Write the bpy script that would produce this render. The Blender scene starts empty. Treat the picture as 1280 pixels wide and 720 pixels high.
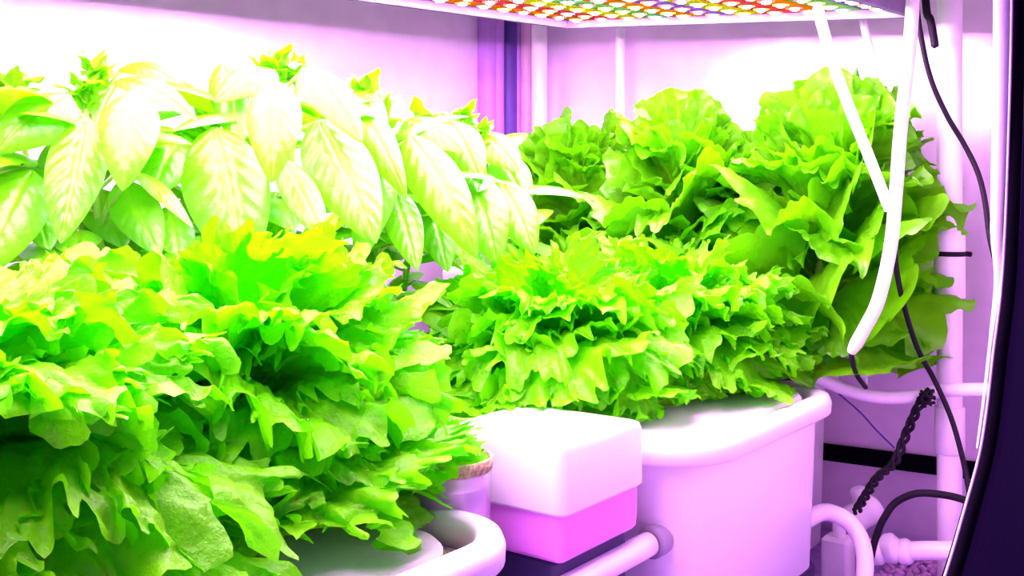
import bpy, bmesh, math, random
import numpy as np
from mathutils import Vector, Matrix

random.seed(11)
rng = np.random.default_rng(7)
scene = bpy.context.scene
C = scene.collection
PI = math.pi
F = 1300.0
CX, CY, CZ = 0.975, 0.0, 0.42          # camera position, floor is z = 0


def P(px, py, z):
    """photo pixel + distance along the view axis -> world point"""
    x = (px - 640) / F * z
    h = -(py - 250) / F * z
    return np.array([0.8 * x - 0.6 * z + CX, 0.6 * x + 0.8 * z + CY, h + CZ])


def W(v, u, h):
    return (v + CX, u + CY, h + CZ)


# ------------------------------------------------------------------ materials
def new_mat(name):
    m = bpy.data.materials.new(name)
    m.use_nodes = True
    nt = m.node_tree
    return m, nt, nt.nodes['Principled BSDF'], nt.nodes['Material Output']


def noise(nt, scale, detail=3, rough=0.5, coord='Object'):
    tc = nt.nodes.new('ShaderNodeTexCoord')
    n = nt.nodes.new('ShaderNodeTexNoise')
    n.inputs['Scale'].default_value = scale
    n.inputs['Detail'].default_value = detail
    n.inputs['Roughness'].default_value = rough
    nt.links.new(tc.outputs[coord], n.inputs['Vector'])
    return n


def ramp(nt, src, stops):
    r = nt.nodes.new('ShaderNodeValToRGB')
    cr = r.color_ramp
    while len(cr.elements) < len(stops):
        cr.elements.new(0.5)
    for e, (p, c) in zip(cr.elements, stops):
        e.position = p
        e.color = (*c, 1)
    nt.links.new(src, r.inputs['Fac'])
    return r


def bump(nt, b, src, strength, dist=0.002, chain=None):
    n = nt.nodes.new('ShaderNodeBump')
    n.inputs['Strength'].default_value = strength
    n.inputs['Distance'].default_value = dist
    nt.links.new(src, n.inputs['Height'])
    if chain:
        nt.links.new(chain.outputs['Normal'], n.inputs['Normal'])
    nt.links.new(n.outputs['Normal'], b.inputs['Normal'])
    return n


def simple(name, col, rough=0.5, metal=0.0, spec=0.5, trans=0.0, sss=0.0, nscale=40, var=0.08, bmp=0.1, coat=0.0):
    m, nt, b, out = new_mat(name)
    n = noise(nt, nscale)
    a = tuple(max(0, c * (1 - var)) for c in col)
    c2 = tuple(min(1, c * (1 + var)) for c in col)
    r = ramp(nt, n.outputs['Fac'], [(0.3, a), (0.7, c2)])
    nt.links.new(r.outputs['Color'], b.inputs['Base Color'])
    b.inputs['Roughness'].default_value = rough
    b.inputs['Metallic'].default_value = metal
    b.inputs['Specular IOR Level'].default_value = spec
    b.inputs['Transmission Weight'].default_value = trans
    b.inputs['Coat Weight'].default_value = coat
    if sss:
        b.inputs['Subsurface Weight'].default_value = sss
        b.inputs['Subsurface Radius'].default_value = (0.02, 0.015, 0.02)
        b.inputs['Subsurface Scale'].default_value = 0.3
    if bmp:
        bump(nt, b, n.outputs['Fac'], bmp)
    return m


def leaf_mat(name, dark, light, vein, rough, trans_col, trans_fac, spec, crinkle, cscale, coat=0.0):
    m, nt, b, out = new_mat(name)
    n = noise(nt, 28, 4)
    r = ramp(nt, n.outputs['Fac'], [(0.3, dark), (0.7, light)])
    at = nt.nodes.new('ShaderNodeAttribute')
    at.attribute_name = 'vein'
    mix = nt.nodes.new('ShaderNodeMix')
    mix.data_type = 'RGBA'
    nt.links.new(at.outputs['Fac'], mix.inputs[0])
    nt.links.new(r.outputs['Color'], mix.inputs[6])
    mix.inputs[7].default_value = (*vein, 1)
    nt.links.new(mix.outputs[2], b.inputs['Base Color'])
    b.inputs['Roughness'].default_value = rough
    b.inputs['Specular IOR Level'].default_value = spec
    b.inputs['Coat Weight'].default_value = coat
    b.inputs['Coat Roughness'].default_value = 0.25
    n2 = noise(nt, cscale, 3, 0.6)
    bp = bump(nt, b, n2.outputs['Fac'], crinkle, 0.004)
    t = nt.nodes.new('ShaderNodeBsdfTranslucent')
    t.inputs['Color'].default_value = (*trans_col, 1)
    nt.links.new(bp.outputs['Normal'], t.inputs['Normal'])
    ms = nt.nodes.new('ShaderNodeMixShader')
    ms.inputs[0].default_value = trans_fac
    nt.links.new(b.outputs[0], ms.inputs[1])
    nt.links.new(t.outputs[0], ms.inputs[2])
    nt.links.new(ms.outputs[0], out.inputs['Surface'])
    return m


M = {}
M['frill'] = leaf_mat('frilly_leaf', (0.15, 0.70, 0.001), (0.21, 0.86, 0.001), (0.27, 0.86, 0.004), 0.45, (0.13, 0.86, 0.001), 0.50, 0.35, 0.45, 160)
M['basil'] = leaf_mat('basil_leaf', (0.09, 0.50, 0.001), (0.15, 0.70, 0.002), (0.24, 0.70, 0.01), 0.36, (0.18, 0.74, 0.001), 0.36, 0.6, 0.25, 90, 0.12)
M['leafy'] = leaf_mat('broad_leaf', (0.085, 0.42, 0.001), (0.15, 0.68, 0.001), (0.18, 0.70, 0.005), 0.40, (0.15, 0.76, 0.001), 0.38, 0.55, 0.4, 70)
M['stem'] = simple('green_stem', (0.35, 0.62, 0.08), 0.4, sss=0.2)
M['core'] = simple('lettuce_core', (0.45, 0.62, 0.16), 0.5)
M['mylar'] = simple('silver_lining', (0.90, 0.77, 0.93), 0.36, 0.35, nscale=24, var=0.05, bmp=0.35)
M['floor_m'] = simple('tent_floor', (0.34, 0.22, 0.55), 0.35, 0.3, nscale=60, var=0.25, bmp=0.6)
M['outer'] = simple('outer_fabric', (0.026, 0.007, 0.05), 0.8, spec=0.2, nscale=300, bmp=0.3)
M['plastic'] = simple('white_tub_plastic', (0.86, 0.84, 0.87), 0.32, sss=0.15, nscale=8, var=0.015, bmp=0.03)
M['foam'] = simple('white_foam', (0.90, 0.86, 0.86), 0.7, nscale=160, var=0.03, bmp=0.25)
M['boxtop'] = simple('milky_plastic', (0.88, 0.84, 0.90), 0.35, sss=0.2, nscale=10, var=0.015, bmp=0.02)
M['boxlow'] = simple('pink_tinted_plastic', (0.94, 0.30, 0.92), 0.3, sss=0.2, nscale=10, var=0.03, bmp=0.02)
M['pvc'] = simple('white_pvc', (0.88, 0.85, 0.90), 0.3, nscale=20, var=0.02, bmp=0.03)
M['tube'] = simple('white_tubing', (0.88, 0.84, 0.89), 0.35, sss=0.1, nscale=30, var=0.03, bmp=0.05)
M['black'] = simple('black_rubber', (0.006, 0.004, 0.010), 0.6, spec=0.2, nscale=60, bmp=0.1)
M['webbing'] = simple('black_webbing', (0.003, 0.002, 0.006), 0.95, spec=0.03, nscale=200, bmp=0.3)
M['grey'] = simple('shading_grey', (0.30, 0.26, 0.34), 0.6)
M['bench'] = simple('shadow_navy_bench', (0.03, 0.018, 0.09), 0.6, nscale=40, bmp=0.1)  # takes on the navy of the shadow under the tubs
M['piping'] = simple('pink_piping', (0.85, 0.55, 0.75), 0.5)
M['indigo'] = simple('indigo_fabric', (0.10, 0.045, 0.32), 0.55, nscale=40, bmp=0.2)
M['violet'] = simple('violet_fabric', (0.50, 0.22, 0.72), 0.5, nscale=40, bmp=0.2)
M['alu'] = simple('aluminium', (0.20, 0.16, 0.26), 0.8, 0.0, spec=0.1, nscale=50, bmp=0.05)
M['algae'] = simple('algae_grit', (0.36, 0.34, 0.14), 0.9, nscale=300, var=0.5, bmp=0.8)
M['clay'] = simple('clay_pebble', (0.62, 0.34, 0.66), 0.6, nscale=120, var=0.3, bmp=0.5)
M['water'] = simple('violet_water', (0.62, 0.30, 0.80), 0.12, nscale=10, bmp=0.02)
M['cup'] = simple('clear_cup', (0.95, 0.90, 0.97), 0.12, trans=0.85, nscale=10, var=0.01, bmp=0)
M['root'] = simple('brown_roots', (0.16, 0.10, 0.035), 0.9, nscale=200, var=0.4, bmp=0.6)


def emit_mat(name, col, strength):
    m, nt, b, out = new_mat(name)
    n = noise(nt, 90)
    r = ramp(nt, n.outputs['Fac'], [(0.0, tuple(c * 0.9 for c in col)), (1.0, col)])
    b.inputs['Base Color'].default_value = (*[c * 0.12 for c in col], 1)
    b.inputs['Specular IOR Level'].default_value = 0.1
    nt.links.new(r.outputs['Color'], b.inputs['Emission Color'])
    b.inputs['Emission Strength'].default_value = strength
    return m


LEDS = 150
M['led'] = emit_mat('led_chip', (1.0, 0.45, 1.03), LEDS)
HALO = [('orange', (1.0, 0.32, 0.02)), ('yellow', (0.85, 0.75, 0.03)), ('green', (0.35, 0.8, 0.25)), ('red', (0.95, 0.12, 0.12)), ('blue', (0.22, 0.30, 0.95))]
for n_, c_ in HALO:
    M['halo_' + n_] = emit_mat('led_glow_' + n_, c_, 0.8)  # coloured glow around each chip, imitated by a faintly emitting ring
for n_, c_ in (('orange', (0.34, 0.10, 0.003)), ('yellow', (0.26, 0.30, 0.004)), ('green', (0.08, 0.28, 0.05)), ('red', (0.30, 0.03, 0.03)), ('violet', (0.12, 0.06, 0.26))):
    M['pcb_' + n_] = simple('circuit_board_' + n_, c_, 1.0, spec=0.0, nscale=60, var=0.2)  # board colours stand in for coloured LED light streaking between the chips


# ------------------------------------------------------------------ object helpers
def link(name, mesh, parent=None, loc=None, mats=()):
    o = bpy.data.objects.new(name, mesh)
    C.objects.link(o)
    for m in mats:
        mesh.materials.append(m)
    if parent is not None:
        o.parent = parent
    if loc is not None:
        o.location = loc
    return o


def tag(o, label=None, cat=None, group=None, kind=None):
    if label: o['label'] = label
    if cat: o['category'] = cat
    if group: o['group'] = group
    if kind: o['kind'] = kind
    return o


def thing(name, label, cat, loc=(0, 0, 0), group=None):
    o = bpy.data.objects.new(name, None)
    C.objects.link(o)
    o.location = [float(a) for a in loc]
    o.empty_display_size = 0.02
    return tag(o, label, cat, group)


class MB:
    """collects vertices and faces in world coordinates; build() stores them around an origin"""
    def __init__(s):
        s.v, s.f, s.c, s.n, s.mi = [], [], [], 0, []

    def add(s, v, f, vein=None, mi=0):
        v = np.asarray(v, float)
        s.v.append(v)
        f = np.asarray(f, int)
        s.f += [tuple(int(a) + s.n for a in q) for q in f]
        s.mi += [mi] * len(f)
        s.c.append(np.zeros(len(v)) if vein is None else np.asarray(vein, float))
        s.n += len(v)
        return s

    def grid(s, Pn, vein=None, wrap=False, mi=0):
        a, b, _ = Pn.shape
        idx = np.arange(a * b).reshape(a, b)
        if wrap:
            idx = np.concatenate([idx, idx[:, :1]], 1)
        q = np.stack([idx[:-1, :-1], idx[1:, :-1], idx[1:, 1:], idx[:-1, 1:]], -1).reshape(-1, 4)
        return s.add(Pn.reshape(-1, 3), q, None if vein is None else vein.reshape(-1), mi)

    def ngon(s, pts, mi=0):
        return s.add(pts, [tuple(range(len(pts)))], mi=mi)

    def build(s, name, mats, parent=None, smooth=True, sharp=None, fix=False):
        V = np.concatenate(s.v)
        off = np.zeros(3)
        if parent is not None:
            off = np.array(parent.matrix_world.translation) if False else np.array(parent.location)
            if parent.parent is not None:
                off = off + np.array(parent.parent.location)
        me = bpy.data.meshes.new(name)
        me.from_pydata((V - off).tolist(), [], s.f)
        if not isinstance(mats, (list, tuple)): mats = [mats]
        o = link(name, me, parent, None, mats)
        me.polygons.foreach_set('use_smooth', [smooth] * len(me.polygons))
        me.polygons.foreach_set('material_index', s.mi)
        at = me.attributes.new('vein', 'FLOAT', 'POINT')
        at.data.foreach_set('value', np.concatenate(s.c))
        if fix:
            bm = bmesh.new(); bm.from_mesh(me)
            bmesh.ops.remove_doubles(bm, verts=bm.verts, dist=1e-5)
            bmesh.ops.recalc_face_normals(bm, faces=bm.faces)
            bm.to_mesh(me); bm.free()
        me.update()
        if sharp:
            try: me.set_sharp_from_angle(angle=sharp)
            except Exception: pass
        return o


def recenter(o):
    """put a lone mesh object's origin at the middle of its base"""
    me = o.data
    n = len(me.vertices)
    co = np.empty(n * 3); me.vertices.foreach_get('co', co); co = co.reshape(-1, 3)
    b = np.array([(co[:, 0].min() + co[:, 0].max()) / 2, (co[:, 1].min() + co[:, 1].max()) / 2, co[:, 2].min()])
    me.vertices.foreach_set('co', (co - b).ravel())
    o.location = b
    me.update()
    return o


def catmull(pts, n=10):
    pts = [np.asarray(p, float) for p in pts]
    if len(pts) < 3:
        return np.array([pts[0] + (pts[-1] - pts[0]) * i / n for i in range(n + 1)])
    q = [2 * pts[0] - pts[1]] + pts + [2 * pts[-1] - pts[-2]]
    out = []
    for i in range(1, len(q) - 2):
        for k in range(n):
            t = k / n
            out.append(0.5 * ((2 * q[i]) + (-q[i - 1] + q[i + 1]) * t + (2 * q[i - 1] - 5 * q[i] + 4 * q[i + 1] - q[i + 2]) * t * t
                              + (-q[i - 1] + 3 * q[i] - 3 * q[i + 1] + q[i + 2]) * t ** 3))
    out.append(q[-2])
    return np.array(out)


def tube(mb, path, r, seg=12, cap=True, mi=0, squash=1.0):
    path = np.asarray(path, float)
    n = len(path)
    r = np.broadcast_to(np.asarray(r, float), (n,)) if np.ndim(r) else np.full(n, r)
    T = np.gradient(path, axis=0)
    T /= np.linalg.norm(T, axis=1)[:, None] + 1e-12
    up = np.array([0, 0, 1.0]) if abs(T[0][2]) < 0.9 else np.array([1.0, 0, 0])
    a = np.cross(T[0], up); a /= np.linalg.norm(a)
    rings = []
    for i in range(n):
        a = a - T[i] * a.dot(T[i]); a /= np.linalg.norm(a) + 1e-12
        b = np.cross(T[i], a)
        th = np.linspace(0, 2 * PI, seg, endpoint=False)
        rings.append(path[i] + r[i] * (np.cos(th)[:, None] * a + squash * np.sin(th)[:, None] * b))
    R = np.array(rings)
    if cap:
        e0 = path[0] - T[0] * r[0] * 0.35; e1 = path[-1] + T[-1] * r[-1] * 0.35
        R = np.concatenate([np.broadcast_to(e0, (1, seg, 3)), (R[:1] - path[0]) * 0.7 + path[0] - T[0] * r[0] * 0.25, R,
                            (R[-1:] - path[-1]) * 0.7 + path[-1] + T[-1] * r[-1] * 0.25, np.broadcast_to(e1, (1, seg, 3))])
    mb.grid(R, wrap=True, mi=mi)
    return mb


def rrect(x0, x1, y0, y1, r, n=8):
    pts = []
    for cx, cy, a0 in ((x1 - r, y1 - r, 0), (x0 + r, y1 - r, PI / 2), (x0 + r, y0 + r, PI), (x1 - r, y0 + r, 1.5 * PI)):
        for k in range(n + 1):
            a = a0 + PI / 2 * k / n
            pts.append((cx + r * math.cos(a), cy + r * math.sin(a)))
    return np.array(pts)


def loft(mb, x0, x1, y0, y1, r, prof, close0=True, close1=True, n=8, mi=0):
    """prof: list of (outset, z)"""
    R = []
    for o, z in prof:
        p = rrect(x0 - o, x1 + o, y0 - o, y1 + o, max(0.0005, r + o), n)
        R.append(np.concatenate([p, np.full((len(p), 1), z)], 1))
    R = np.array(R)
    mb.grid(R, wrap=True, mi=mi)
    if close0: mb.ngon(R[0][::-1], mi)
    if close1: mb.ngon(R[-1], mi)
    return mb


def lathe(mb, c, prof, seg=32, mi=0):
    th = np.linspace(0, 2 * PI, seg, endpoint=False)
    R = np.array([np.stack([c[0] + r * np.cos(th), c[1] + r * np.sin(th), np.full(seg, z)], 1) for r, z in prof])
    return mb.grid(R, wrap=True, mi=mi)


def box(mb, x0, x1, y0, y1, z0, z1, bev=0.002, mi=0):
    return loft(mb, x0, x1, y0, y1, bev * 1.5, [(-bev, z0), (0, z0 + bev), (0, z1 - bev), (-bev, z1)], n=3, mi=mi)


# ------------------------------------------------------------------ leaf generators
def frame_leaf(x, y, nz, base, az, e0, bend, cup, roll=0.0, twist=0.0, L=0.15):
    """leaf plane coords (x across, y along, nz off the surface) -> world; the midrib leaves base at elevation e0 and bends down"""
    yy = np.clip(y / L, -0.2, 1.4)
    th = e0 - bend * yy                       # tangent elevation along the midrib
    n = 60
    ss = np.linspace(0, 1.5, n)
    tt = e0 - bend * ss
    cr = np.concatenate([[0], np.cumsum((np.cos(tt[1:]) + np.cos(tt[:-1])) / 2 * (ss[1] - ss[0]))]) * L
    cz = np.concatenate([[0], np.cumsum((np.sin(tt[1:]) + np.sin(tt[:-1])) / 2 * (ss[1] - ss[0]))]) * L
    yc = np.clip(y / L, 0, 1.5)
    R = np.interp(yc, ss, cr); Z = np.interp(yc, ss, cz)
    # normal (upper side) in the radial plane
    nr, nzz = -np.sin(th), np.cos(th)
    off = nz + cup * x * x
    tw = twist * yy + roll
    xs = x * np.cos(tw) ; off = off + x * np.sin(tw)
    R = R + nr * off; Z = Z + nzz * off
    ca, sa = math.cos(az), math.sin(az)
    X = base[0] + R * ca - xs * sa
    Y = base[1] + R * sa + xs * ca
    return np.stack([X, Y, base[2] + Z], -1)


def fan_leaf(mb, base, az, L, e0, bend, phimax=1.25, ruff=(0.012, 0.006, 0.0025), k=(8, 21, 55), cup=2.0, nr=16, na=90, wide=1.0,
             lobes=0.10, stalk=0.12, rs=None, twist=0.0, roll=0.0, tooth=0.0, zmin=None, cone=0.0, cen=None, puck=1.0):
    rs = rs or random
    r = 1 - (1 - np.linspace(0, 1, nr)) ** 1.7
    ph = np.linspace(-1, 1, na)
    Rg, Pg = np.meshgrid(r, ph, indexing='ij')
    p0, p1, p2, p3 = [rs.uniform(0, 6.28) for _ in range(4)]
    prof = 1 - 0.22 * np.abs(Pg) ** 3
    prof *= 1 + lobes * np.sin(Pg * 6 + p0) * 0.5 + lobes * 0.5 * np.sin(Pg * 14 + p1)
    jag = 1 + (tooth * np.sin(Pg * k[2] * 2.03 + p2) + tooth * 1.5 * np.sin(Pg * k[2] * 0.9 + p3)) * Rg ** 10
    rad = Rg * prof * jag * L
    ang = Pg * phimax
    x = rad * np.sin(ang) * wide * (0.35 + 0.65 * Rg ** 0.7)
    y = rad * np.cos(ang) + stalk * L * np.minimum(Rg * 6, 1)
    m = Rg
    A = L / 0.15
    mod = 1 + 0.5 * np.sin(Pg * 3 + p3)
    ph1 = Pg * k[1] + 1.6 * np.sin(Pg * 7 + p3)
    ph2 = Pg * k[2] + 2.2 * np.sin(Pg * 11 + p0)
    nz = A * (ruff[0] * m ** 2 * np.sin(Pg * k[0] + p0 + 1.2 * m) * mod
              + ruff[1] * m ** 6 * np.sin(ph1 + p1 + 2.5 * m) * (1 + 0.5 * np.sin(Pg * 5 + p2))
              + ruff[2] * m ** 14 * np.sin(ph2 + p2) * (1 + 0.5 * np.sin(Pg * 9 + p1)))
    x = x + A * (ruff[1] * 0.8 * m ** 8 * np.sin(ph1 * 1.15 + p2) + ruff[2] * 0.7 * m ** 16 * np.sin(ph2 * 1.1 + p3))
    y = y + A * (ruff[1] * 0.8 * m ** 8 * np.cos(ph1 * 1.07 + p3) + ruff[2] * 0.7 * m ** 16 * np.cos(ph2 * 0.93 + p1))
    # puckers over the blade
    xx, yy_ = x / A * 100, y / A * 100
    nz = nz + A * 0.0030 * puck * np.sin(xx * 1.9 + 1.3 * np.sin(yy_ * 1.1 + p1) + p2) * np.sin(yy_ * 1.6 + 1.2 * np.sin(xx * 1.3 + p0) + p3) * np.minimum(1, Rg * 3)
    nz = nz + A * 0.0012 * puck * np.sin(xx * 4.3 + 1.5 * np.sin(yy_ * 3.1 + p1)) * np.sin(yy_ * 4.9 + p3) * np.minimum(1, Rg * 3)
    mid = np.exp(-(x / (0.0045 * A * (1.25 - Rg))) ** 2)
    side = np.exp(-(np.sin(Pg * 9 + Rg * 1.5) / 0.16) ** 2) * 0.35
    vein = np.clip(mid * 0.9 + side * (Rg < 0.93), 0, 1)
    nz = nz + mid * -0.002 * A
    W3 = frame_leaf(x, y, nz, base, az, e0, bend, cup, twist=twist, roll=roll, L=L)
    if zmin is not None:
        Z_ = W3[..., 2]
        if cen is not None:                  # leaves get stiffer towards the ground
            cz = zmin + cone * np.maximum(0, np.hypot(W3[..., 0] - cen[0], W3[..., 1] - cen[1]) - 0.05)
            Z_ = np.where(Z_ < cz, cz + 0.4 * (Z_ - cz), Z_)
        W3[..., 2] = np.where(Z_ < zmin, zmin + 0.005 * (1 - np.exp(-np.maximum(0, zmin - Z_) / 0.03)), Z_)
    mb.grid(W3, vein)


def blade(mb, base, tip, width, nrm, bulge=0.18, cupw=0.35, ns=30, nt=17, quilt=0.0016, fold=0.0, wave=0.0, curl=0.0, rs=random):
    """basil leaf: a convex oval blade with sunk veins, from base to tip; nrm = side that faces the light"""
    base = np.asarray(base, float); tip = np.asarray(tip, float)
    D = tip - base; L = np.linalg.norm(D); D /= L
    N = np.asarray(nrm, float); N = N - D * N.dot(D); N /= np.linalg.norm(N)
    S = np.cross(D, N)
    s = np.linspace(0, 1, ns); t = np.linspace(-1, 1, nt)
    s_, t_ = np.meshgrid(s, t, indexing='ij')
    w = width / 2 * (np.sin(PI * s_ ** 0.78) ** 0.72) * (1 - 0.12 * s_)
    w = np.maximum(w, 0.0006)
    up = L * bulge * 4 * (s_ * (1 - s_)) * 0.5 + curl * L * (s_ ** 3) * -0.3
    cross = -cupw * w * t_ ** 2
    ph = s_ * 8.0 - np.abs(t_) * 1.7
    q = np.abs(np.sin(PI * ph))
    Qz = quilt * (q ** 0.6 - 0.5) * (1 - t_ ** 4) * np.minimum(1, 8 * s_ * (1 - s_)) * np.minimum(1, np.abs(t_) * 4)
    mid = np.exp(-(t_ / 0.09) ** 2)
    nz = up + cross + Qz * (width / 0.06) - mid * 0.0022 * (width / 0.06) + fold * w * np.abs(t_)
    nz += wave * w * np.sin(s_ * 11 + rs.uniform(0, 6)) * np.abs(t_) ** 2
    vein = np.clip(mid + 0.55 * np.exp(-(q / 0.16) ** 2) * (np.abs(t_) < 0.9), 0, 1)
    pts = base + D * (s_ * L)[..., None] + S * (w * t_ * (1 - 0.12 * np.abs(cupw)))[..., None] + N * nz[..., None]
    mb.grid(pts, vein)


# ------------------------------------------------------------------ setting
XW = 0.975 - 0.15                            # plane of the right wall / doorway
YB = 1.30
HT = 1.05


def slab(name, x0, x1, y0, y1, z0, z1, m, parent=None):
    mb = MB(); box(mb, x0, x1, y0, y1, z0, z1, 0.0008)
    o = mb.build(name, m, parent, smooth=False, fix=True)
    return o


def crinkled_wall(name, origin, du, dv, nu, nv, thick, amp, mat_, seed):
    """sheet with soft creases; du, dv are full side vectors, thickness goes along their cross product, away from the room"""
    origin, du, dv = [np.array(a, float) for a in (origin, du, dv)]
    nrm = np.cross(du, dv); nrm /= np.linalg.norm(nrm)
    a, b = np.meshgrid(np.linspace(0, 1, nu), np.linspace(0, 1, nv), indexing='ij')
    g = np.random.default_rng(seed)
    d = np.zeros_like(a)
    for _ in range(14):
        k = g.uniform(-1, 1, 2) * 22; d += g.uniform(0.3, 1) * np.abs(np.sin(a * k[0] + b * k[1] + g.uniform(0, 6)))
    d = (d / d.max()) * amp * np.sin(PI * a) ** 0.3 * np.sin(PI * b) ** 0.3
    F_ = origin + a[..., None] * du + b[..., None] * dv + nrm * d[..., None]
    Bk = origin + a[..., None] * du + b[..., None] * dv - nrm * thick
    mb = MB()
    mb.grid(F_)
    mb.grid(Bk[:, ::-1])
    o = mb.build(name, mat_)
    bm = bmesh.new(); bm.from_mesh(o.data)
    edges = [e for e in bm.edges if e.is_boundary]
    bmesh.ops.bridge_loops(bm, edges=edges)
    bmesh.ops.recalc_face_normals(bm, faces=bm.faces)
    bm.to_mesh(o.data); bm.free()
    return o


fl = slab('floor', -0.02, 1.9, -0.7, YB + 0.02, -0.02, 0.0, M['floor_m'])
tag(fl, 'dark purple tent floor under the white pipes', kind='structure')
wl = crinkled_wall('wall_left', (0, -0.1, 0), (0, YB + 0.1, 0), (0, 0, HT), 70, 50, 0.012, 0.006, M['mylar'], 3)
tag(wl, 'bright silver lined wall behind the basil', kind='structure')
wb = crinkled_wall('wall_back', (0, YB, 0), (XW, 0, 0), (0, 0, HT), 60, 60, 0.012, 0.006, M['mylar'], 5)
tag(wb, 'silver lined wall behind the broad leaved lettuces', kind='structure')
wf = crinkled_wall('wall_front', (XW, -0.1, 0), (-XW, 0, 0), (0, 0, HT), 50, 50, 0.012, 0.006, M['mylar'], 8)
tag(wf, 'silver lined wall facing the back of the tent', kind='structure')
ce = slab('ceiling', 0, XW, -0.1, YB, HT, HT + 0.015, M['outer'])
tag(ce, 'dark tent roof above the lamp', kind='structure')

# right wall with a curved door edge
edge_px = [(1268, -260), (1268, -120), (1268, 0), (1266, 100), (1263, 200), (1259, 300), (1254, 370), (1245, 440), (1237, 510), (1227, 570), (1208, 640), (1186, 715), (1160, 790), (1130, 860), (1095, 930)]


def on_door(px, py, out=0.0):
    a = (px - 640) / F
    z = (-0.15 + out) / (0.8 * a - 0.6)
    return P(px, py, z)


edge = catmull([on_door(x + 5, y) for x, y in edge_px], 5)
mb = MB()
rows = []
top = np.array([[edge[0][0], edge[0][1], HT]])
E2 = np.concatenate([top, edge, [[edge[-1][0], edge[-1][1] - 0.02, 0.003]]])
for k in range(14):
    t = k / 13
    row = E2.copy()
    row[:, 1] = E2[:, 1] * (1 - t) + (YB - 0.002) * t
    row[:, 0] += 0.003 * np.sin(t * 9 + row[:, 2] * 5) * t
    rows.append(row)
rows = np.array(rows)
mb.grid(rows)
wr = mb.build('wall_right', [M['outer'], M['mylar']])
so = wr.modifiers.new('thick', 'SOLIDIFY'); so.thickness = 0.002; so.offset = 0; so.material_offset = 1
tag(wr, 'dark purple outer fabric beside the curved door zipper', kind='structure')
# which way the outer side faces
me = wr.data
if me.polygons[0].normal.x < 0:
    me.flip_normals()

mb = MB(); tube(mb, edge, 0.0047, 10)
z0 = mb.build('trim_1', M['webbing']); tag(z0, 'black zipper tape curving down the door edge', kind='structure')
for sgn, nm in ((-1, 'trim_2'), (1, 'trim_3')):
    mb = MB()
    pth = catmull([on_door(x + 5 + sgn * 8.2, y, 0.002) for x, y in edge_px], 5)
    tube(mb, pth, 0.0008, 6)
    tag(mb.build(nm, M['piping']), 'thin pink stitched line along the zipper tape', kind='structure')
mb = MB()
pl = [(1252, -200), (1252, 0), (1251, 100), (1249, 200), (1247, 290), (1247, 350), (1238, 425), (1230, 495), (1221, 560)]
pth = catmull([P(x, y, 0.705) for x, y in pl], 6)
rad = np.interp(np.linspace(0, 8, len(pth)), [0, 1, 2, 3, 4, 5, 6, 7, 8], [.0052, .0052, .0052, .005, .0046, .0022, .001, .0008, .0006])
tube(mb, pth, rad, 10)
tag(mb.build('trim_4', M['tube']), 'white lining roll inside the door edge', kind='structure')

# black strap on the back wall
mb = MB()
sp = []
for px, py in ((1000, 561), (1100, 574), (1180, 584), (1260, 594)):
    a = (px - 640) / F
    z = (YB - 0.012) / (0.6 * a + 0.8)
    sp.append(P(px, py, z))
sp = catmull(sp, 6)
up = np.array([0, 0, 0.0105])
back = np.array([0, 0.004, 0])
R = np.stack([sp - up, sp + up, sp + up + back, sp - up + back], 1)
mb.grid(R, wrap=True); mb.ngon(R[0]); mb.ngon(R[-1][::-1])
tag(mb.build('trim_5', M['webbing'], smooth=False), 'black webbing strap across the silver wall', kind='structure')


def wall_px(px, gap):                        # x,y where the ray of column px meets a line this far from the walls
    a = (px - 640) / F
    zb = (YB - gap) / (0.6 * a + 0.8)
    zl = (0.975 - gap) / (0.6 - 0.8 * a)
    p = P(px, 250, min(zb, zl))
    return p[0], p[1]


# corner fabric folds
k = 6
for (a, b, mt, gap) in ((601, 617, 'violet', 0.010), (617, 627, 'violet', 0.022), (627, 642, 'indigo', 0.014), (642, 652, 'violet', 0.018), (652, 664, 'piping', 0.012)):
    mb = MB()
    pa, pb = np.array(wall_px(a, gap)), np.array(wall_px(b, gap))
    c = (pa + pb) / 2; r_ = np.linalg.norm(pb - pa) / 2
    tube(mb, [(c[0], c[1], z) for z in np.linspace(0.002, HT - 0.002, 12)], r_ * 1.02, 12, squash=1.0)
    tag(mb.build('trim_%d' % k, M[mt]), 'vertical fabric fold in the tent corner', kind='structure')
    k += 1

# ------------------------------------------------------------------ low bench
bench = thing('low_bench', 'low bench in painted shadow navy under the white tubs', 'bench', W(-0.49, 0.6, -0.42))
mb = MB(); box(mb, *[c for c in (W(-0.64, 0, 0)[0], W(-0.385, 0, 0)[0])], 0.10, 1.025, 0.037, 0.055, 0.003)
mb.build('bench_top', M['bench'], bench, fix=True, sharp=0.6)
for u_ in (0.15, 0.56, 0.96):
    mb = MB(); box(mb, W(-0.62, 0, 0)[0], W(-0.40, 0, 0)[0], u_, u_ + 0.04, 0, 0.0375, 0.002)
    mb.build('leg', M['bench'], bench, fix=True, sharp=0.6)

TOP = CZ - 0.20                              # rim height
BT = 0.055                                    # bench height


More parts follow.
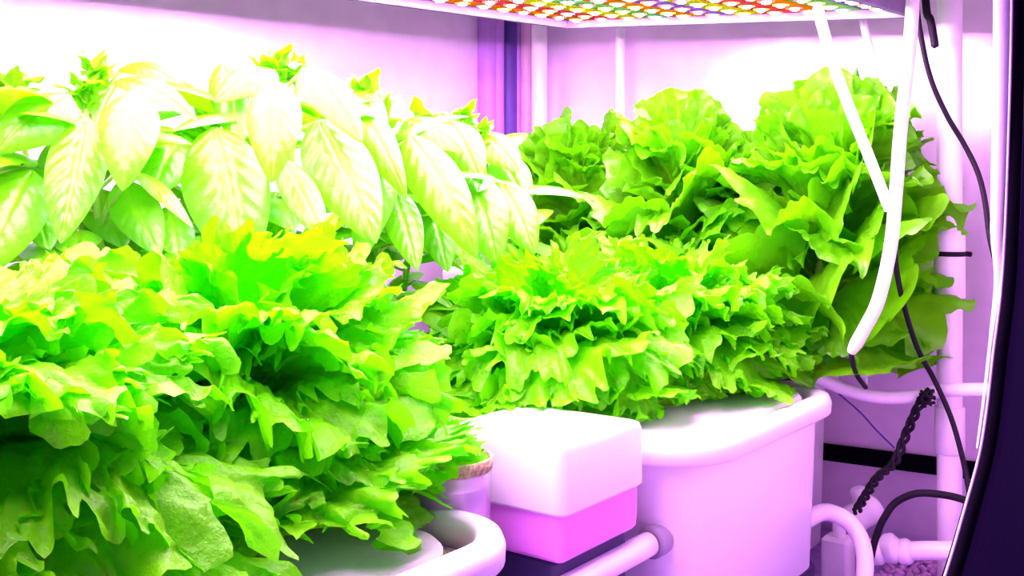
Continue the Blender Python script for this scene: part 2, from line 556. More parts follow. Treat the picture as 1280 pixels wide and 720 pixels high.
def tub(v0, v1, u0, u1, zb, zt, label, r=0.05, taper=0.012, name='growing_tub', group=None):
    x0, x1 = v0 + CX, v1 + CX
    t = thing(name, label, 'tub', ((x0 + x1) / 2, (u0 + u1) / 2, zb), group)
    mb = MB()
    rr = r
    loft(mb, x0, x1, u0, u1, rr, [(-taper - 0.006, zb), (-taper, zb + 0.006), (-0.006, zt - 0.022), (-0.010, zt - 0.022), (-taper - 0.004, zb + 0.008), (-taper - 0.01, zb + 0.006)], n=10)
    mb.build('body', M['plastic'], t, fix=True, sharp=0.9)
    mb = MB()
    pr = [(-0.010, zt - 0.021), (0.006, zt - 0.0205), (0.0085, zt - 0.018), (0.009, zt - 0.008), (0.0065, zt - 0.002), (0.001, zt), (-0.006, zt - 0.0005), (-0.009, zt - 0.003), (-0.010, zt - 0.008)]
    R = []
    for o_, z in pr + [pr[0]]:
        p = rrect(x0 - o_, x1 + o_, u0 - o_, u1 + o_, rr + o_, 10)
        R.append(np.concatenate([p, np.full((len(p), 1), z)], 1))
    mb.grid(np.array(R), wrap=True)
    mb.build('rim', M['plastic'], t, fix=True)
    return t


def raft(v0, v1, u0, u1, z, label, r=0.045, th=0.012, gap=0.014, holes=()):
    mb = MB()
    loft(mb, v0 + CX + gap, v1 + CX - gap, u0 + gap, u1 - gap, r, [(-0.003, z - th), (0, z - th + 0.003), (0, z - 0.003), (-0.003, z)], n=8)
    o = mb.build('foam_raft', M['foam'], fix=True, sharp=0.6)
    recenter(o)
    return tag(o, label, 'raft')


T1 = (-0.63, -0.377, 0.13, 0.515)
T2 = (-0.605, -0.365, 0.724, 1.034)
T3 = (-0.86, -0.445, 1.075, 1.275)
T4 = (-0.86, -0.665, 0.20, 0.78)
TB = []
TB.append(tub(*T1, BT, TOP, 'white plastic tub whose rounded rim corner stands in front of the clear cup'))
TB.append(tub(*T2, BT, TOP + 0.011, 'white plastic tub beside the pink and white box, with a clear view of its side', r=0.055))
TB.append(tub(*T3, 0.0, TOP, 'white tub by the silver wall, under the broad leaved lettuces'))
TB.append(tub(*T4, 0.0, TOP, 'white tub under the basil plants, mostly hidden', r=0.04))
raft(*T1, TOP - 0.008, 'pink lit white foam board inside the tub at the bottom of the photo', gap=0.022)
raft(*T2, TOP + 0.009, 'bright white foam board on the tub beside the box', gap=0.016, r=0.05)
raft(*T3, TOP - 0.003, 'white foam board under the broad leaved lettuces', gap=0.0165)
raft(*T4, TOP - 0.003, 'white foam board under the basil plants', gap=0.0165, r=0.03)
for (a, zz, tb) in ((T1, TOP - 0.0215, TB[0]), (T2, TOP - 0.0055, TB[1]), (T3, TOP - 0.018, TB[2]), (T4, TOP - 0.018, TB[3])):
    mb = MB()     # growing medium the boards lie on
    loft(mb, a[0] + CX + 0.0145, a[1] + CX - 0.0145, a[2] + 0.0145, a[3] - 0.0145, 0.035, [(0, zz - 0.03), (0, zz + 0.0015)], n=8)
    o = mb.build('gravel_fill', M['algae'], tb, fix=True, sharp=0.6)
    tag(o, 'greenish grit', kind='stuff')

# ------------------------------------------------------------------ pink and white box on a block
bx0, bx1, by0, by1 = -0.515 + CX, -0.398 + CX, 0.589, 0.703
mb = MB(); box(mb, bx0 + 0.006, bx1 - 0.012, by0 + 0.008, by1 - 0.008, BT, CZ - 0.252, 0.003)
o = recenter(mb.build('support_block', M['bench'], fix=True, sharp=0.6))
tag(o, 'dark block holding up the pink and white box', 'block')
t = thing('storage_box', 'square plastic box, milky white above and pink below, between the two white tubs', 'box', ((bx0 + bx1) / 2, (by0 + by1) / 2, CZ - 0.252))
mb = MB()
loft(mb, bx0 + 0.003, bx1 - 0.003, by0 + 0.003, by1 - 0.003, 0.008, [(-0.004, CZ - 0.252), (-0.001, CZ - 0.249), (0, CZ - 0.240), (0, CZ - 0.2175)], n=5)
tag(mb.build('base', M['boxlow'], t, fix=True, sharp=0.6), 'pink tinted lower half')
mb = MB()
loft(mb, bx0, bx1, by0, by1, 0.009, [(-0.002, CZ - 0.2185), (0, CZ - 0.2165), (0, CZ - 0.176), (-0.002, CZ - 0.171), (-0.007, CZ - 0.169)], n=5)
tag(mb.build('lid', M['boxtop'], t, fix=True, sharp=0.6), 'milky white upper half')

# connecting pipe
t = thing('connecting_pipe', 'short white pipe running past the box into the side of the tub', 'pipe', (-0.407 + CX, 0.61, CZ - 0.272))
mb = MB(); tube(mb, [(-0.407 + CX, y, CZ - 0.272) for y in np.linspace(0.47, 0.722, 10)], 0.0095, 18)
mb.build('pipe', M['pvc'], t)
mb = MB()
th = np.linspace(0, 2 * PI, 20, endpoint=False)
R = []
for r_, y_ in ((0.009, 0.7245), (0.0125, 0.7245), (0.0130, 0.726), (0.0130, 0.74), (0.009, 0.742)):
    R.append(np.stack([-0.407 + CX + r_ * np.cos(th), np.full(20, y_), CZ - 0.272 + r_ * np.sin(th)], 1))
mb.grid(np.array(R), wrap=True)
tag(mb.build('grommet', M['grey'], t), 'grommet ring painted in shading grey')  # grey paints in the soft shading where the pipe enters the tub

# round cup
c = P(560, 590, 0.70)
t = thing('round_cup', 'clear round cup of violet water behind the lettuce tub rim', 'cup', (c[0], c[1], BT))
mb = MB(); zt = CZ - 0.173
lathe(mb, c, [(0.001, BT), (0.023, BT), (0.025, BT + 0.004), (0.0295, zt - 0.002), (0.0305, zt), (0.0297, zt + 0.0005), (0.0285, zt - 0.002), (0.0235, BT + 0.006), (0.001, BT + 0.005)], 36)
mb.build('cup', M['cup'], t, fix=True)
mb = MB()
lathe(mb, c, [(0.001, BT + 0.006), (0.0225, BT + 0.007), (0.0270, zt - 0.018), (0.026, zt - 0.0175), (0.001, zt - 0.0175)], 36)
mb.build('water', M['water'], t, fix=True)
mb = MB(); lathe(mb, c, [(0.0284, zt - 0.008), (0.0300, zt - 0.007), (0.0309, zt + 0.0008), (0.0290, zt + 0.0012), (0.0284, zt - 0.004), (0.0284, zt - 0.008)], 36)
tag(mb.build('rim', M['algae'], t, fix=True), 'greenish brown stained rim')

# white bucket holding the last basil plant
c = P(617, 350, 1.10)
t = thing('white_bucket', 'tall white bucket showing between the basil and the frilly lettuce', 'bucket', (c[0], c[1], 0))
zt = CZ - 0.072
mb = MB(); lathe(mb, c, [(0.001, 0), (0.040, 0), (0.042, 0.004), (0.050, zt - 0.02), (0.049, zt - 0.02), (0.0465, zt - 0.024), (0.001, zt - 0.024)], 36)
mb.build('body', M['plastic'], t, fix=True, sharp=0.8)
mb = MB(); lathe(mb, c, [(0.0475, zt - 0.019), (0.053, zt - 0.019), (0.054, zt - 0.004), (0.052, zt), (0.049, zt - 0.001), (0.0475, zt - 0.019)], 36)
mb.build('rim', M['plastic'], t, fix=True)
BUCKET = (c[0], c[1], zt - 0.024)

# ------------------------------------------------------------------ frilly lettuces
def frilly(name, label, pos, R, Hh, n, seed, cone=(0.1, 0.55)):
    rs = random.Random(seed)
    t = thing(name, label, 'lettuce', pos, 'frilly lettuces in the white tubs')
    mb = MB()
    for i in range(n):
        f = (i + 0.5) / n                    # 0 heart, 1 outermost
        az = i * 2.39996 + rs.uniform(-0.2, 0.2)
        L = (0.60 + 0.42 * f ** 0.7) * R * rs.uniform(0.86, 1.08)
        e0 = math.radians(86 - 36 * f ** 1.2 + rs.uniform(-8, 8))
        bend = math.radians(45 + 80 * f ** 0.7 + rs.uniform(-20, 20))
        bz = 0.006 + Hh * (0.66 * (1 - f) ** 0.8)
        b0 = (pos[0] + 0.006 * math.cos(az), pos[1] + 0.006 * math.sin(az), pos[2] + bz)
        fan_leaf(mb, b0, az, L, e0, bend, phimax=1.3, ruff=(0.010, 0.0085, 0.0045), k=(8 + rs.uniform(-1, 1), 30 + rs.uniform(-4, 4), 84 + rs.uniform(-12, 12)),
                 cup=rs.uniform(-3, 0), nr=22, na=300, lobes=0.09, rs=rs, twist=rs.uniform(-0.3, 0.3), roll=rs.uniform(-0.2, 0.2), tooth=0.022,
                 zmin=pos[2] + 0.004 + 0.004 * rs.random(), cone=rs.uniform(*cone), cen=pos)
    mb.build('foliage', M['frill'], t)
    mb = MB()
    lathe(mb, pos, [(0.001, pos[2] - 0.001), (0.016, pos[2] - 0.001), (0.018, pos[2] + 0.01), (0.014, pos[2] + Hh * 0.35), (0.008, pos[2] + Hh * 0.6), (0.001, pos[2] + Hh * 0.65)], 16)
    mb.build('stem', M['core'], t)
    return t


z1 = TOP - 0.0085
z2 = TOP + 0.0085
frilly('frilly_lettuce', 'huge bright frilly lettuce whose leaves touch the pink lit foam board', W(-0.560, 0.445, 0)[:2] + (z1,), 0.168, 0.118, 44, 21, (0.3, 0.75))
frilly('frilly_lettuce', 'frilly lettuce cut off by the photo edge, below the two outermost basil shoots', W(-0.555, 0.250, 0)[:2] + (z1,), 0.166, 0.145, 42, 22)
frilly('frilly_lettuce', 'frilly lettuce directly behind the pink and white box', W(-0.555, 0.800, 0)[:2] + (z2,), 0.150, 0.066, 44, 23, (0.1, 0.35))
frilly('frilly_lettuce', 'frilly lettuce reaching the far corner of the tub beside the white tubing', W(-0.510, 0.950, 0)[:2] + (z2,), 0.146, 0.074, 38, 24, (0.1, 0.35))

# ------------------------------------------------------------------ basil
CAM = np.array([CX, CY, CZ])


def basil_plant(label, base, tips, leaves, seed, fill=26, center=None, spread=0.10, top=None):
    fill = int(fill * 1.9)
    """tips: shoot tops (px,py,z); leaves: (bx,by,tx,ty,width_px,z,kw)"""
    rs = random.Random(seed)
    t = thing('basil_plant', label, 'basil', base, 'basil plants behind the frilly lettuce')
    fo = MB(); st = MB(); shoots = []
    base = np.array(base, float)
    stems = []
    for (x, y, z) in tips:
        tp = P(x, y, z)
        m1 = base + (tp - base) * 0.45 + np.array([rs.uniform(-.01, .01), rs.uniform(-.01, .01), 0.01])
        path = catmull([base + np.array([rs.uniform(-.006, .006), rs.uniform(-.006, .006), 0]), m1, tp], 10)
        stems.append(path)
        tube(st, path, np.linspace(0.0045, 0.002, len(path)), 8)
        sh = MB(); shoots.append(sh)
        for j in range(15):                  # crinkled young leaves at the tip
            a = j * 2.4; el = rs.uniform(0.1, 1.3)
            d = np.array([math.cos(a) * math.cos(el), math.sin(a) * math.cos(el), math.sin(el)])
            l = rs.uniform(0.014, 0.030)
            b = tp + np.array([0, 0, -0.004 * j / 4])
            nn = np.array([-math.cos(a) * math.sin(el), -math.sin(a) * math.sin(el), math.cos(el)])
            blade(sh, b, b + d * l, l * rs.uniform(0.55, 0.8), nn, bulge=0.35, cupw=0.5, ns=10, nt=9, quilt=0.001, wave=0.3, rs=rs)
    for (x0, y0, x1, y1, wp, z, kw) in leaves:
        kw = dict(kw)
        dz = kw.pop('dz', 0.02)
        face = kw.pop('face', None)
        b = P(x0, y0, z + dz); e = P(x1, y1, z - dz)
        N = CAM - b; N /= np.linalg.norm(N)
        N = N * 0.75 + np.array([0, 0, 0.65])
        if face is not None: N = N + np.array(face)
        blade(fo, b, e, wp / F * z, N, ns=44, nt=25, rs=rs, **kw)
        # leaf stalk back to the nearest stem
        S_ = min(stems, key=lambda s: np.min(np.linalg.norm(s - b, axis=1)))
        j = int(np.argmin(np.linalg.norm(S_ - b, axis=1)))
        j = max(0, j - 3)
        tube(st, catmull([S_[j], (S_[j] + b) / 2 + np.array([0, 0, 0.006]), b + (e - b) * 0.03], 5), 0.0016, 6)
    for i in range(fill):                    # inner, shaded leaves along the stems
        S_ = stems[i % len(stems)]
        j = rs.randrange(int(len(S_) * 0.30), int(len(S_) * 0.92))
        a = rs.uniform(0, 2 * PI); el = rs.uniform(-0.5, 0.35)
        l = rs.uniform(0.055, 0.095)
        d0 = np.array([math.cos(a), math.sin(a), 0])
        b = S_[j] + d0 * 0.018 + np.array([0, 0, 0.006])
        d = np.array([math.cos(a) * math.cos(el), math.sin(a) * math.cos(el), math.sin(el)])
        nn = np.array([-math.cos(a) * math.sin(el), -math.sin(a) * math.sin(el), math.cos(el)])
        if b[0] + d[0] * l < 0.02 or b[1] + d[1] * l > YB - 0.02: continue
        tube(st, [S_[j], (S_[j] + b) / 2, b], 0.0013, 5)
        blade(fo, b, b + d * l, l * rs.uniform(0.5, 0.62), nn, bulge=0.22, cupw=0.35, ns=16, nt=11, quilt=0.0014, rs=rs)
    fo.build('foliage', M['basil'], t)
    st.build('stem', M['stem'], t)
    for sh in shoots: sh.build('shoot_tip', M['basil'], t)
    return t


def rb(px, z):
    p = P(px, 250, z)
    return (p[0], p[1], TOP - 0.0035)


# leaves in pixel terms: base x,y -> tip x,y, width px, distance
basil_plant('basil plant with a ribbed hanging leaf, standing by the photo edge', rb(115, 0.80),
            [(120, 92, 0.78), (18, 110, 0.76), (105, 118, 0.77)],
            [(88, 118, -5, 190, 92, 0.71, dict(bulge=.3, cupw=.5)),
             (108, 146, 76, 304, 78, 0.70, dict(quilt=.0032, bulge=.10, cupw=.25)),
             (168, 112, 153, 238, 80, 0.695, dict(bulge=.28, cupw=.45)),
             (172, 216, 240, 284, 26, 0.70, dict(bulge=.15, cupw=.3)),
             (145, 100, 246, 150, 46, 0.73, dict(bulge=.2, fold=.3)),
             (150, 85, 225, 105, 40, 0.77, dict(bulge=.2, fold=.2)),
             (40, 212, -25, 350, 92, 0.70, dict(bulge=.2)),
             (28, 225, 62, 312, 74, 0.73, dict(bulge=.15)),
             (78, 170, 60, 262, 50, 0.75, dict(bulge=.15)),
             (150, 225, 200, 320, 66, 0.76, dict(bulge=.15, face=(0, 0, -0.4))),
             (228, 165, 190, 245, 78, 0.77, dict(bulge=.2)),
             (120, 235, 155, 310, 70, 0.79, dict(bulge=.15)),
             (212, 255, 228, 352, 54, 0.76, dict(bulge=.15, face=(0, 0, -0.5)))], 31, center=None)
basil_plant('basil plant carrying the largest broad drooping leaf below its shoot tip', rb(330, 0.90),
            [(345, 82, 0.84), (262, 150, 0.86), (372, 88, 0.86)],
            [(268, 158, 306, 345, 118, 0.765, dict(bulge=.16, quilt=.0022)),
             (345, 100, 340, 228, 76, 0.75, dict(bulge=.28, cupw=.45)),
             (345, 88, 268, 128, 56, 0.80, dict(bulge=.3)),
             (278, 78, 300, 190, 54, 0.81, dict(bulge=.25, cupw=.5)),
             (352, 198, 408, 308, 52, 0.775, dict(bulge=.18)),
             (378, 84, 452, 178, 62, 0.80, dict(bulge=.25)),
             (398, 148, 470, 304, 98, 0.80, dict(bulge=.12, quilt=.0024)),
             (240, 105, 190, 125, 44, 0.85, dict(bulge=.2)),
             (240, 170, 205, 235, 60, 0.84, dict(bulge=.2)),
             (345, 240, 350, 320, 60, 0.83, dict(bulge=.2)),
             (240, 240, 250, 330, 60, 0.84, dict(bulge=.2))], 32)
basil_plant('basil plant sloping down beside the broad leaves with white shine', rb(480, 1.0),
            [(455, 118, 0.90), (478, 140, 0.93), (530, 150, 0.97)],
            [(425, 112, 508, 248, 60, 0.85, dict(bulge=.3, cupw=.5)),
             (448, 108, 482, 178, 42, 0.88, dict(bulge=.2)),
             (485, 175, 448, 330, 62, 0.86, dict(bulge=.15)),
             (492, 236, 522, 338, 52, 0.87, dict(bulge=.12, quilt=.0026, face=(0, 0, -.3))),
             (512, 168, 596, 322, 78, 0.88, dict(bulge=.22, quilt=.0024, cupw=.45)),
             (505, 150, 580, 190, 60, 0.93, dict(bulge=.25)),
             (530, 230, 560, 340, 60, 0.92, dict(bulge=.15))], 33)
basil_plant('smallest basil plant, growing in the tall white bucket', BUCKET,
            [(600, 168, 1.06), (578, 150, 1.05)],
            [(558, 150, 602, 230, 62, 1.0, dict(bulge=.3)),
             (588, 215, 622, 330, 74, 0.99, dict(bulge=.18)),
             (625, 225, 668, 318, 62, 1.02, dict(bulge=.2)),
             (600, 165, 650, 215, 56, 1.05, dict(bulge=.2)),
             (620, 190, 660, 260, 60, 1.07, dict(bulge=.2))], 34, fill=5)

# ------------------------------------------------------------------ broad leaved lettuces at the back
def leafy(label, px, z, R, Hh, n, seed, lean=(0, 0), wall_keep=0.03):
    rs = random.Random(seed)
    p = P(px, 250, z)
    pos = (p[0], p[1], TOP - 0.0035)
    t = thing('leafy_lettuce', label, 'lettuce', pos, 'broad leaved lettuces along the silver wall')
    mb = MB()
    for i in range(n):
        f = (i + 0.5) / n
        az = i * 2.39996 + rs.uniform(-0.25, 0.25)
        L = (0.55 + 0.38 * f ** 0.6) * R * rs.uniform(0.85, 1.12)
        e0 = math.radians(84 - 55 * f + rs.uniform(-14, 14))
        bend = math.radians(15 + 75 * f + rs.uniform(-25, 30))
        hz = Hh * (1 - f) ** 0.7
        k_ = hz / Hh
        b0 = (pos[0] + lean[0] * k_, pos[1] + lean[1] * k_, pos[2] + 0.01 + hz)
        # shorten leaves that would push through the walls
        reach = L * 0.95
        dx, dy = math.cos(az), math.sin(az)
        if dx < -0.1: reach = min(reach, (b0[0] - wall_keep) / -dx)
        if dy > 0.1: reach = min(reach, (YB - wall_keep - b0[1]) / dy)
        if dx > 0.3: reach = min(reach, (XW - 0.03 - b0[0]) / dx)
        if reach < L * 0.95:
            L2 = max(reach, 0.05)
            e0 = max(e0, math.radians(60)); bend = min(bend, math.radians(40)); L = max(min(L, L2 * 1.3), 0.06)
        fan_leaf(mb, b0, az, L, e0, bend, phimax=1.15, ruff=(0.014, 0.008, 0.0014), k=(7.5 + rs.uniform(-2, 2), 19 + rs.uniform(-3, 3), 55), cup=rs.uniform(-2, 4),
                 nr=16, na=110, lobes=0.05, stalk=0.15, rs=rs, twist=rs.uniform(-0.7, 0.7), roll=rs.uniform(-0.6, 0.6), wide=rs.uniform(0.75, 1.0), zmin=pos[2] + 0.006, cone=0.42, cen=pos)
    mb.build('foliage', M['leafy'], t)
    mb = MB()
    pa = catmull([(pos[0], pos[1], pos[2] - 0.001), (pos[0] + lean[0] * .5, pos[1] + lean[1] * .5, pos[2] + Hh * .5), (pos[0] + lean[0], pos[1] + lean[1], pos[2] + Hh)], 8)
    tube(mb, pa, np.linspace(0.011, 0.006, len(pa)), 10)
    mb.build('stem', M['core'], t)
    return t


leafy('bright leafy lettuce standing in front of the tent corner', 722, 1.33, 0.150, 0.20, 58, 41)
leafy('leafy lettuce with cupped leaves in the middle of the back row', 868, 1.235, 0.150, 0.215, 60, 42, lean=(0.0, -0.03))
leafy('large leafy lettuce behind the white tubing', 1000, 1.17, 0.158, 0.215, 66, 43, lean=(0.045, 0.0))

# ------------------------------------------------------------------ LED panel
u_far, v_left, hp0 = 1.095, -0.735, 0.2195
PWid, PLen = 0.425, 0.98


def panel_pt(a, b, dz=0.0):
    """a: distance from the left edge, b: distance from the far edge towards the door"""
    h = hp0 - 0.073 * a - 0.058 * b + dz
    return np.array(W(v_left + a, u_far - b, h))


panel = thing('led_panel', 'hanging grow lamp with rows of small coloured lights on its underside', 'lamp', panel_pt(PWid / 2, PLen / 2, 0))


def panel_box(mb, a0, a1, b0, b1, z0, z1, mi=0):
    c = [panel_pt(a, b, z) for z in (z0, z1) for a, b in ((a0, b0), (a1, b0), (a1, b1), (a0, b1))]
    mb.add(np.array(c), [(0, 1, 2, 3), (7, 6, 5, 4), (0, 4, 5, 1), (1, 5, 6, 2), (2, 6, 7, 3), (3, 7, 4, 0)], mi=mi)


mb = MB(); panel_box(mb, 0, PWid, 0, PLen, 0.012, 0.018)
mb.build('back_plate', M['alu'], panel, smooth=False, fix=True)
mb = MB()
for a0, a1, b0, b1 in ((-0.006, 0.004, -0.006, PLen + .006), (PWid - .004, PWid + 0.006, -0.006, PLen + .006), (0.004, PWid - .004, -0.006, 0.004), (0.004, PWid - .004, PLen - .004, PLen + .006)):
    panel_box(mb, a0, a1, b0, b1, -0.002, 0.020)
mb.build('frame', M['alu'], panel, smooth=False)
NA, NB = 11, 26
pc = ['orange', 'red', 'yellow', 'green', 'orange', 'violet', 'yellow', 'red', 'orange', 'green', 'violet']
sa = (PWid - 0.02) / NA
for i in range(NA):
    mb = MB(); a = 0.01 + sa * (i + 0.5)
    panel_box(mb, a - sa * 0.46, a + sa * 0.46, 0.006, PLen - 0.006, 0.0065, 0.012)
    o = mb.build('circuit_board', M['pcb_' + pc[i]], panel, smooth=False, fix=True)
    o['label'] = {'orange': 'orange', 'red': 'red', 'yellow': 'yellow', 'green': 'green', 'violet': 'violet'}[pc[i]] + ' circuit strip tinted as if lit'


def led_geo(mb, a, b, hi):
    c = panel_pt(a, b, 0.0065)
    s = 0.0085
    th = np.linspace(0, 2 * PI, 12, endpoint=False)
    R = [np.stack([c[0] + r * np.cos(th), c[1] + r * np.sin(th), np.full(12, c[2] - z)], 1) for r, z in ((0.0005, 0), (s, 0), (s, 0.0008), (0.0048, 0.0009))]
    mb.grid(np.array(R), wrap=True, mi=hi)
    R = [np.stack([c[0] + r * np.cos(th), c[1] + r * np.sin(th), np.full(12, c[2] - z)], 1) for r, z in ((0.0048, 0.0009), (0.0046, 0.0018), (0.0034, 0.0026), (0.0003, 0.0029))]
    mb.grid(np.array(R), wrap=True, mi=0)


halo_names = ['halo_' + n for n, _ in HALO]
led_mats = [M['led']] + [M[h] for h in halo_names]
rest = MB()
sb = (PLen - 0.03) / NB
lr = random.Random(5)
for j in range(NB):
    for i in range(NA):
        a = 0.01 + sa * (i + 0.5); b = 0.012 + sb * (j + 0.25)
        hi = 1 + lr.choice([0, 0, 1, 1, 2, 3, 3, 4])
        if j < 9:
            m_ = MB(); led_geo(m_, a, b, hi); m_.build('led', led_mats, panel)
        else:
            led_geo(rest, a, b, hi)
o = rest.build('led', led_mats, panel); o['kind'] = 'stuff'
# hanging cords to the roof
for a, b in ((0.03, 0.05), (PWid - 0.03, 0.05), (0.03, PLen - 0.05), (PWid - 0.03, PLen - 0.05)):
    mb = MB(); p = panel_pt(a, b, 0.017)
    tube(mb, [p, (p[0], p[1], (p[2] + HT) / 2), (p[0], p[1], HT)], 0.0012, 6)
    mb.build('hanging_cord', M['black'], panel)

# ------------------------------------------------------------------ poles
def pole(name, label, px, z, wpx, cat='pole'):
    p = P(px, 250, z)
    t = thing(name, label, cat, (p[0], p[1], 0))
    mb = MB(); r = wpx / 2 / F * z
    tube(mb, [(p[0], p[1], zz) for zz in np.linspace(0.002, HT, 14)], r, 24)
    mb.build('tube', M['pvc'], t)
    return t, p, r


pole('support_pole', 'bright white upright pole in the tent corner', 674, 1.545, 20)
pole('support_pole', 'thin white upright pole behind the middle of the lettuce row', 775, 1.445, 12)
t, p, r = pole('support_pole', 'thick white plastic pole with a black cable tie, right of the lettuces', 1187, 1.12, 30)


def ring(name, mt, py0, py1, rr, bev=0.0008):
    mb = MB()
    za = CZ - (py1 - 250) / F * 1.12; zb = CZ - (py0 - 250) / F * 1.12
    lathe(mb, p, [(r * 0.98, za), (rr - bev, za), (rr, za + bev), (rr, zb - bev), (rr - bev, zb), (r * 0.98, zb), (r * 0.98, za)], 28)
    return mb.build(name, M[mt], t)


ring('coupling', 'pvc', 288, 372, r * 1.22)
ring('coupling', 'pvc', 508, 566, r * 1.2)
o = ring('cable_tie', 'black', 314, 320, r * 1.34); o['label'] = 'black cable tie'
mb = MB(); c0 = P(1205, 317, 1.115); c1 = P(1214, 318, 1.11)
tube(mb, [c0, (c0 + c1) / 2, c1], 0.0028, 8); mb.build('tie_end', M['black'], o)

# ------------------------------------------------------------------ tubes and cables
def run(name, label, cat, pts, rpx, mt, n=8, seg=10, group=None, tiprad=None, squash=1.0):
    mb = MB()
    path = catmull([P(*q) for q in pts], n)
    z = pts[0][2]
    rr = np.full(len(path), rpx / F * z)
    if tiprad: rr[-4:] = np.linspace(1, tiprad, 4) * rr[0]
    tube(mb, path, rr, seg, squash=squash)
    o = mb.build(name, M[mt])
    recenter(o)
    return tag(o, label, cat, group)


run('air_tube', 'thick white tube hanging from the lamp and bending inwards over the lettuce', 'tube',
    [(1150, -300, 0.955), (1143, -120, 0.955), (1141, 0, 0.955), (1135, 80, 0.955), (1126, 160, 0.955), (1120, 240, 0.955), (1113, 310, 0.955), (1098, 375, 0.955), (1080, 412, 0.965), (1064, 440, 0.975)], 8.2, 'tube', seg=14, tiprad=0.7)
run('air_tube', 'straight white tube slanting down from the lamp edge to join the thick tube', 'tube',
    [(1022, 10, 0.955), (1040, 75, 0.955), (1062, 135, 0.955), (1086, 195, 0.955), (1112, 262, 0.955)], 6.8, 'tube', seg=12)
run('air_tube', 'faint short white tube crossing the bright wall next to the lamp', 'tube',
    [(1068, -60, 1.16), (1078, 20, 1.16), (1090, 70, 1.15), (1104, 105, 1.14), (1116, 140, 1.12)], 5.0, 'tube', seg=12)
run('water_pipe', 'white pipe sagging across the silver wall behind the tub', 'pipe',
    [(985, 452, 1.10), (1020, 470, 1.11), (1055, 486, 1.11), (1095, 496, 1.10), (1140, 496, 1.09), (1175, 489, 1.08), (1210, 487, 1.06), (1275, 487, 1.04)], 8.2, 'tube', seg=14)
run('power_cable', 'long black cable winding down in front of the thick white pole', 'cable',
    [(1140, -150, 1.05), (1146, 0, 1.04), (1152, 50, 1.04), (1164, 100, 1.04), (1184, 145, 1.04), (1205, 180, 1.04), (1222, 215, 1.03), (1231, 250, 1.02), (1238, 300, 1.0), (1252, 350, 0.98), (1275, 400, 0.96)], 3.3, 'black')
run('power_cable', 'thick grey black cable end hanging beside the upper end of the thick pole', 'cable',
    [(1152, -150, 1.08), (1157, 0, 1.08), (1163, 25, 1.08), (1168, 52, 1.08), (1168, 60, 1.08)], 4.8, 'black', tiprad=0.3)
run('power_cable', 'black cable from the leaves passing in front of the thick pole to the strap', 'cable',
    [(1117, 290, 0.98), (1121, 340, 1.0), (1132, 390, 1.03), (1148, 438, 1.05), (1168, 475, 1.06), (1188, 520, 1.05), (1200, 560, 1.04), (1209, 600, 1.03), (1216, 650, 1.0)], 3.6, 'black')
run('power_cable', 'thick black cable arching in front of the thick pole near the floor', 'cable',
    [(1230, 640, 1.0), (1205, 625, 1.02), (1175, 618, 1.04), (1145, 617, 1.05), (1120, 628, 1.06), (1106, 646, 1.06), (1096, 668, 1.06), (1088, 700, 1.055), (1083, 740, 1.05), (1086, 768, 1.05)], 4.8, 'black')
run('power_cable', 'short black lead below the end of the bent white tube', 'cable',
    [(1064, 440, 0.98), (1067, 458, 1.0), (1073, 472, 1.03), (1082, 484, 1.07)], 3.2, 'black')
# twisted bundle
mb = MB()
path = catmull([P(*q) for q in [(1163, 488, 1.07), (1150, 505, 1.07), (1134, 540, 1.08), (1118, 578, 1.08), (1098, 596, 1.08), (1083, 618, 1.08), (1070, 640, 1.07)]], 10)
for ph in (0, 2.1, 4.2):
    s = np.linspace(0, 34, len(path))
    off = np.stack([np.cos(s + ph), 0.3 * np.sin(s + ph), 0.5 * np.sin(s + ph)], 1) * 0.0036
    tube(mb, path + off, 0.0021, 7)
kn = P(1158, 498, 1.065)
for j in range(6):
    a = j * 1.3
    tube(mb, catmull([kn + 0.008 * np.array([math.cos(a), 0.3, math.sin(a)]), kn + 0.004 * np.array([math.cos(a + 2), -1, math.sin(a + 2)]), kn + 0.009 * np.array([math.cos(a + 3.3), 0, math.sin(a + 3.3)])], 5), 0.0016, 6)
o = recenter(mb.build('cable_bundle', M['black']))
tag(o, 'twisted bundle of black cables tied to the sagging white pipe', 'cable bundle')
run('thin_cord', 'thin dark cord hanging slack in front of the silver wall', 'cord', [(1048, 492, 1.13), (1075, 515, 1.14), (1095, 537, 1.14), (1118, 560, 1.14)], 1.2, 'indigo', seg=6)

# hose and fittings near the floor
run('water_hose', 'thick white hose arching out beside the tub and down to the floor', 'hose',
    [(1005, 652, 1.05), (1030, 640, 1.05), (1055, 648, 1.045), (1073, 668, 1.04), (1081, 697, 1.03), (1080, 730, 1.02), (1076, 775, 1.02)], 10.5, 'tube', seg=16)
t = thing('pipe_fitting', 'bulbous white pipe joint leaning above the arching hose', 'fitting', P(1080, 640, 1.13))
mb = MB(); a, b = P(1058, 655, 1.13), P(1096, 631, 1.13)
pa = np.array([a + (b - a) * s for s in np.linspace(0, 1, 9)])
tube(mb, pa, np.array([.013, .016, .0165, .0155, .015, .0155, .0165, .0155, .012]), 16); mb.build('body', M['tube'], t)
mb = MB(); tube(mb, [P(1082, 640, 1.13), P(1072, 612, 1.13)], 0.009, 12); mb.build('branch', M['tube'], t)
t = thing('valve_block', 'small square white valve beside the lower corner of the tub', 'valve', P(1048, 690, 1.11))
mb = MB(); c = P(1049, 675, 1.11); zf = 0.0
box(mb, c[0] - 0.016, c[0] + 0.014, c[1] - 0.014, c[1] + 0.014, zf, c[2] + 0.004, 0.003); mb.build('body', M['tube'], t, fix=True, sharp=0.6)
mb = MB(); tube(mb, [(c[0], c[1], c[2] + 0.002), (c[0], c[1], c[2] + 0.018)], 0.007, 12); mb.build('knob', M['pvc'], t)
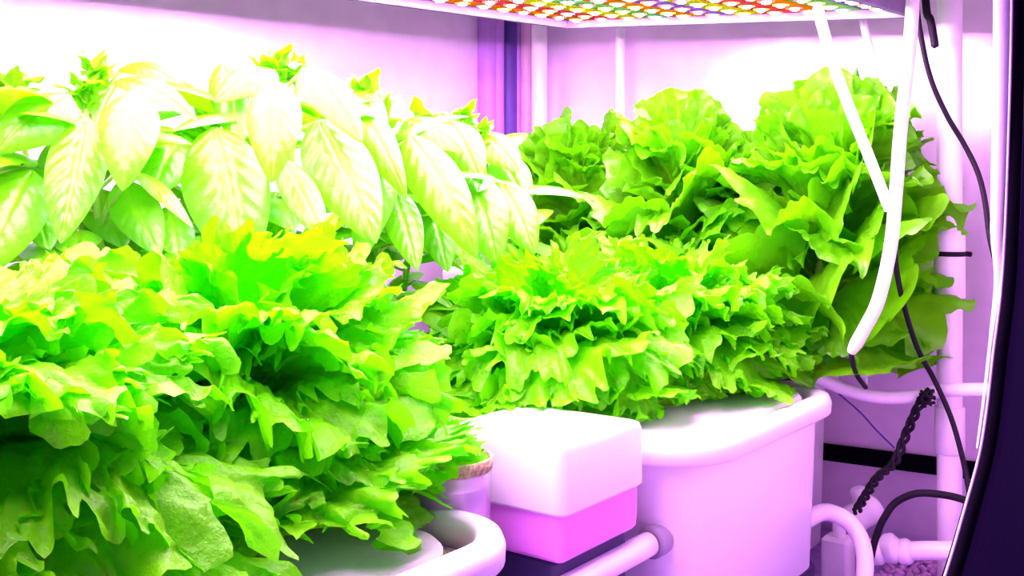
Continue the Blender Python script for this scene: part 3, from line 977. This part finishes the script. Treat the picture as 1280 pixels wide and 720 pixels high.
t = thing('floor_pipe', 'white pipe with knobbly joints lying along the floor by the thick pole', 'pipe', P(1140, 690, 1.08))
mb = MB(); pa = catmull([P(1085, 692, 1.10), P(1120, 690, 1.09), P(1160, 688, 1.07), P(1235, 690, 1.04)], 8)
tube(mb, pa, 0.0095, 16); mb.build('pipe', M['tube'], t)
for i_, (x, y, z, rr) in enumerate(((1096, 690, 1.095, .0135), (1113, 686, 1.09, .0150), (1131, 690, 1.085, .013))):
    mb = MB(); a = P(x - 9, y, z + .004); b = P(x + 9, y - 1, z - .004)
    tube(mb, [a + (b - a) * s for s in np.linspace(0, 1, 6)], np.array([.8, 1, 1, 1.04, 1, .8]) * rr, 14)
    mb.build('joint', M['tube'], t)
mb = MB(); c = P(1081, 468, 1.12)
tube(mb, [c + np.array([-.008, 0, .0]), c, c + np.array([.009, 0, .005])], [.003, .0055, .002], 8)
tube(mb, [c, c + np.array([.002, 0, -.010])], [.003, .0015], 8)
tag(recenter(mb.build('tube_clip', M['tube'])), 'tiny white clip on the silver wall below the bent tube', 'clip')

# spilled pebbles on the tent floor (uncountable)
mb = MB()
pr_ = random.Random(9)
ico = bmesh.new(); bmesh.ops.create_icosphere(ico, subdivisions=1, radius=1.0)
iv = np.array([v.co[:] for v in ico.verts]); ifc = [[v.index for v in f.verts] for f in ico.faces]; ico.free()
for i in range(700):
    x = pr_.uniform(1085, 1215); zd = pr_.uniform(1.06, 1.27)
    c = P(x, 250, zd); s = pr_.uniform(0.0022, 0.0048)
    if not (W(-0.37, 0, 0)[0] < c[0] < XW - 0.01 and c[1] < YB - 0.02): continue
    mb.add(iv * s * np.array([1, 1, .8]) + np.array([c[0], c[1], s * 0.75]), ifc)
tag(recenter(mb.build('clay_pebbles', M['clay'])), 'loose pinkish pebbles scattered on the floor below the pipe', 'pebbles', kind='stuff')

# ------------------------------------------------------------------ camera, world, view
cam = bpy.data.cameras.new('camera')
co = bpy.data.objects.new('camera', cam); C.objects.link(co)
cam.sensor_width = 36; cam.lens = F / 1280 * 36
cam.shift_y = -110 / 1280
cam.clip_start = 0.01
co.location = (CX, CY, CZ)
d = Vector((-0.6, 0.8, 0))
co.rotation_euler = d.to_track_quat('-Z', 'Y').to_euler()
scene.camera = co

w = bpy.data.worlds.new('world'); scene.world = w; w.use_nodes = True
w.node_tree.nodes['Background'].inputs[0].default_value = (0.42, 0.16, 0.85, 1)
w.node_tree.nodes['Background'].inputs[1].default_value = 0.22

vs = scene.view_settings
vs.view_transform = 'Standard'; vs.look = 'None'; vs.gamma = 1; vs.use_curve_mapping = False
vs.exposure = 1.58
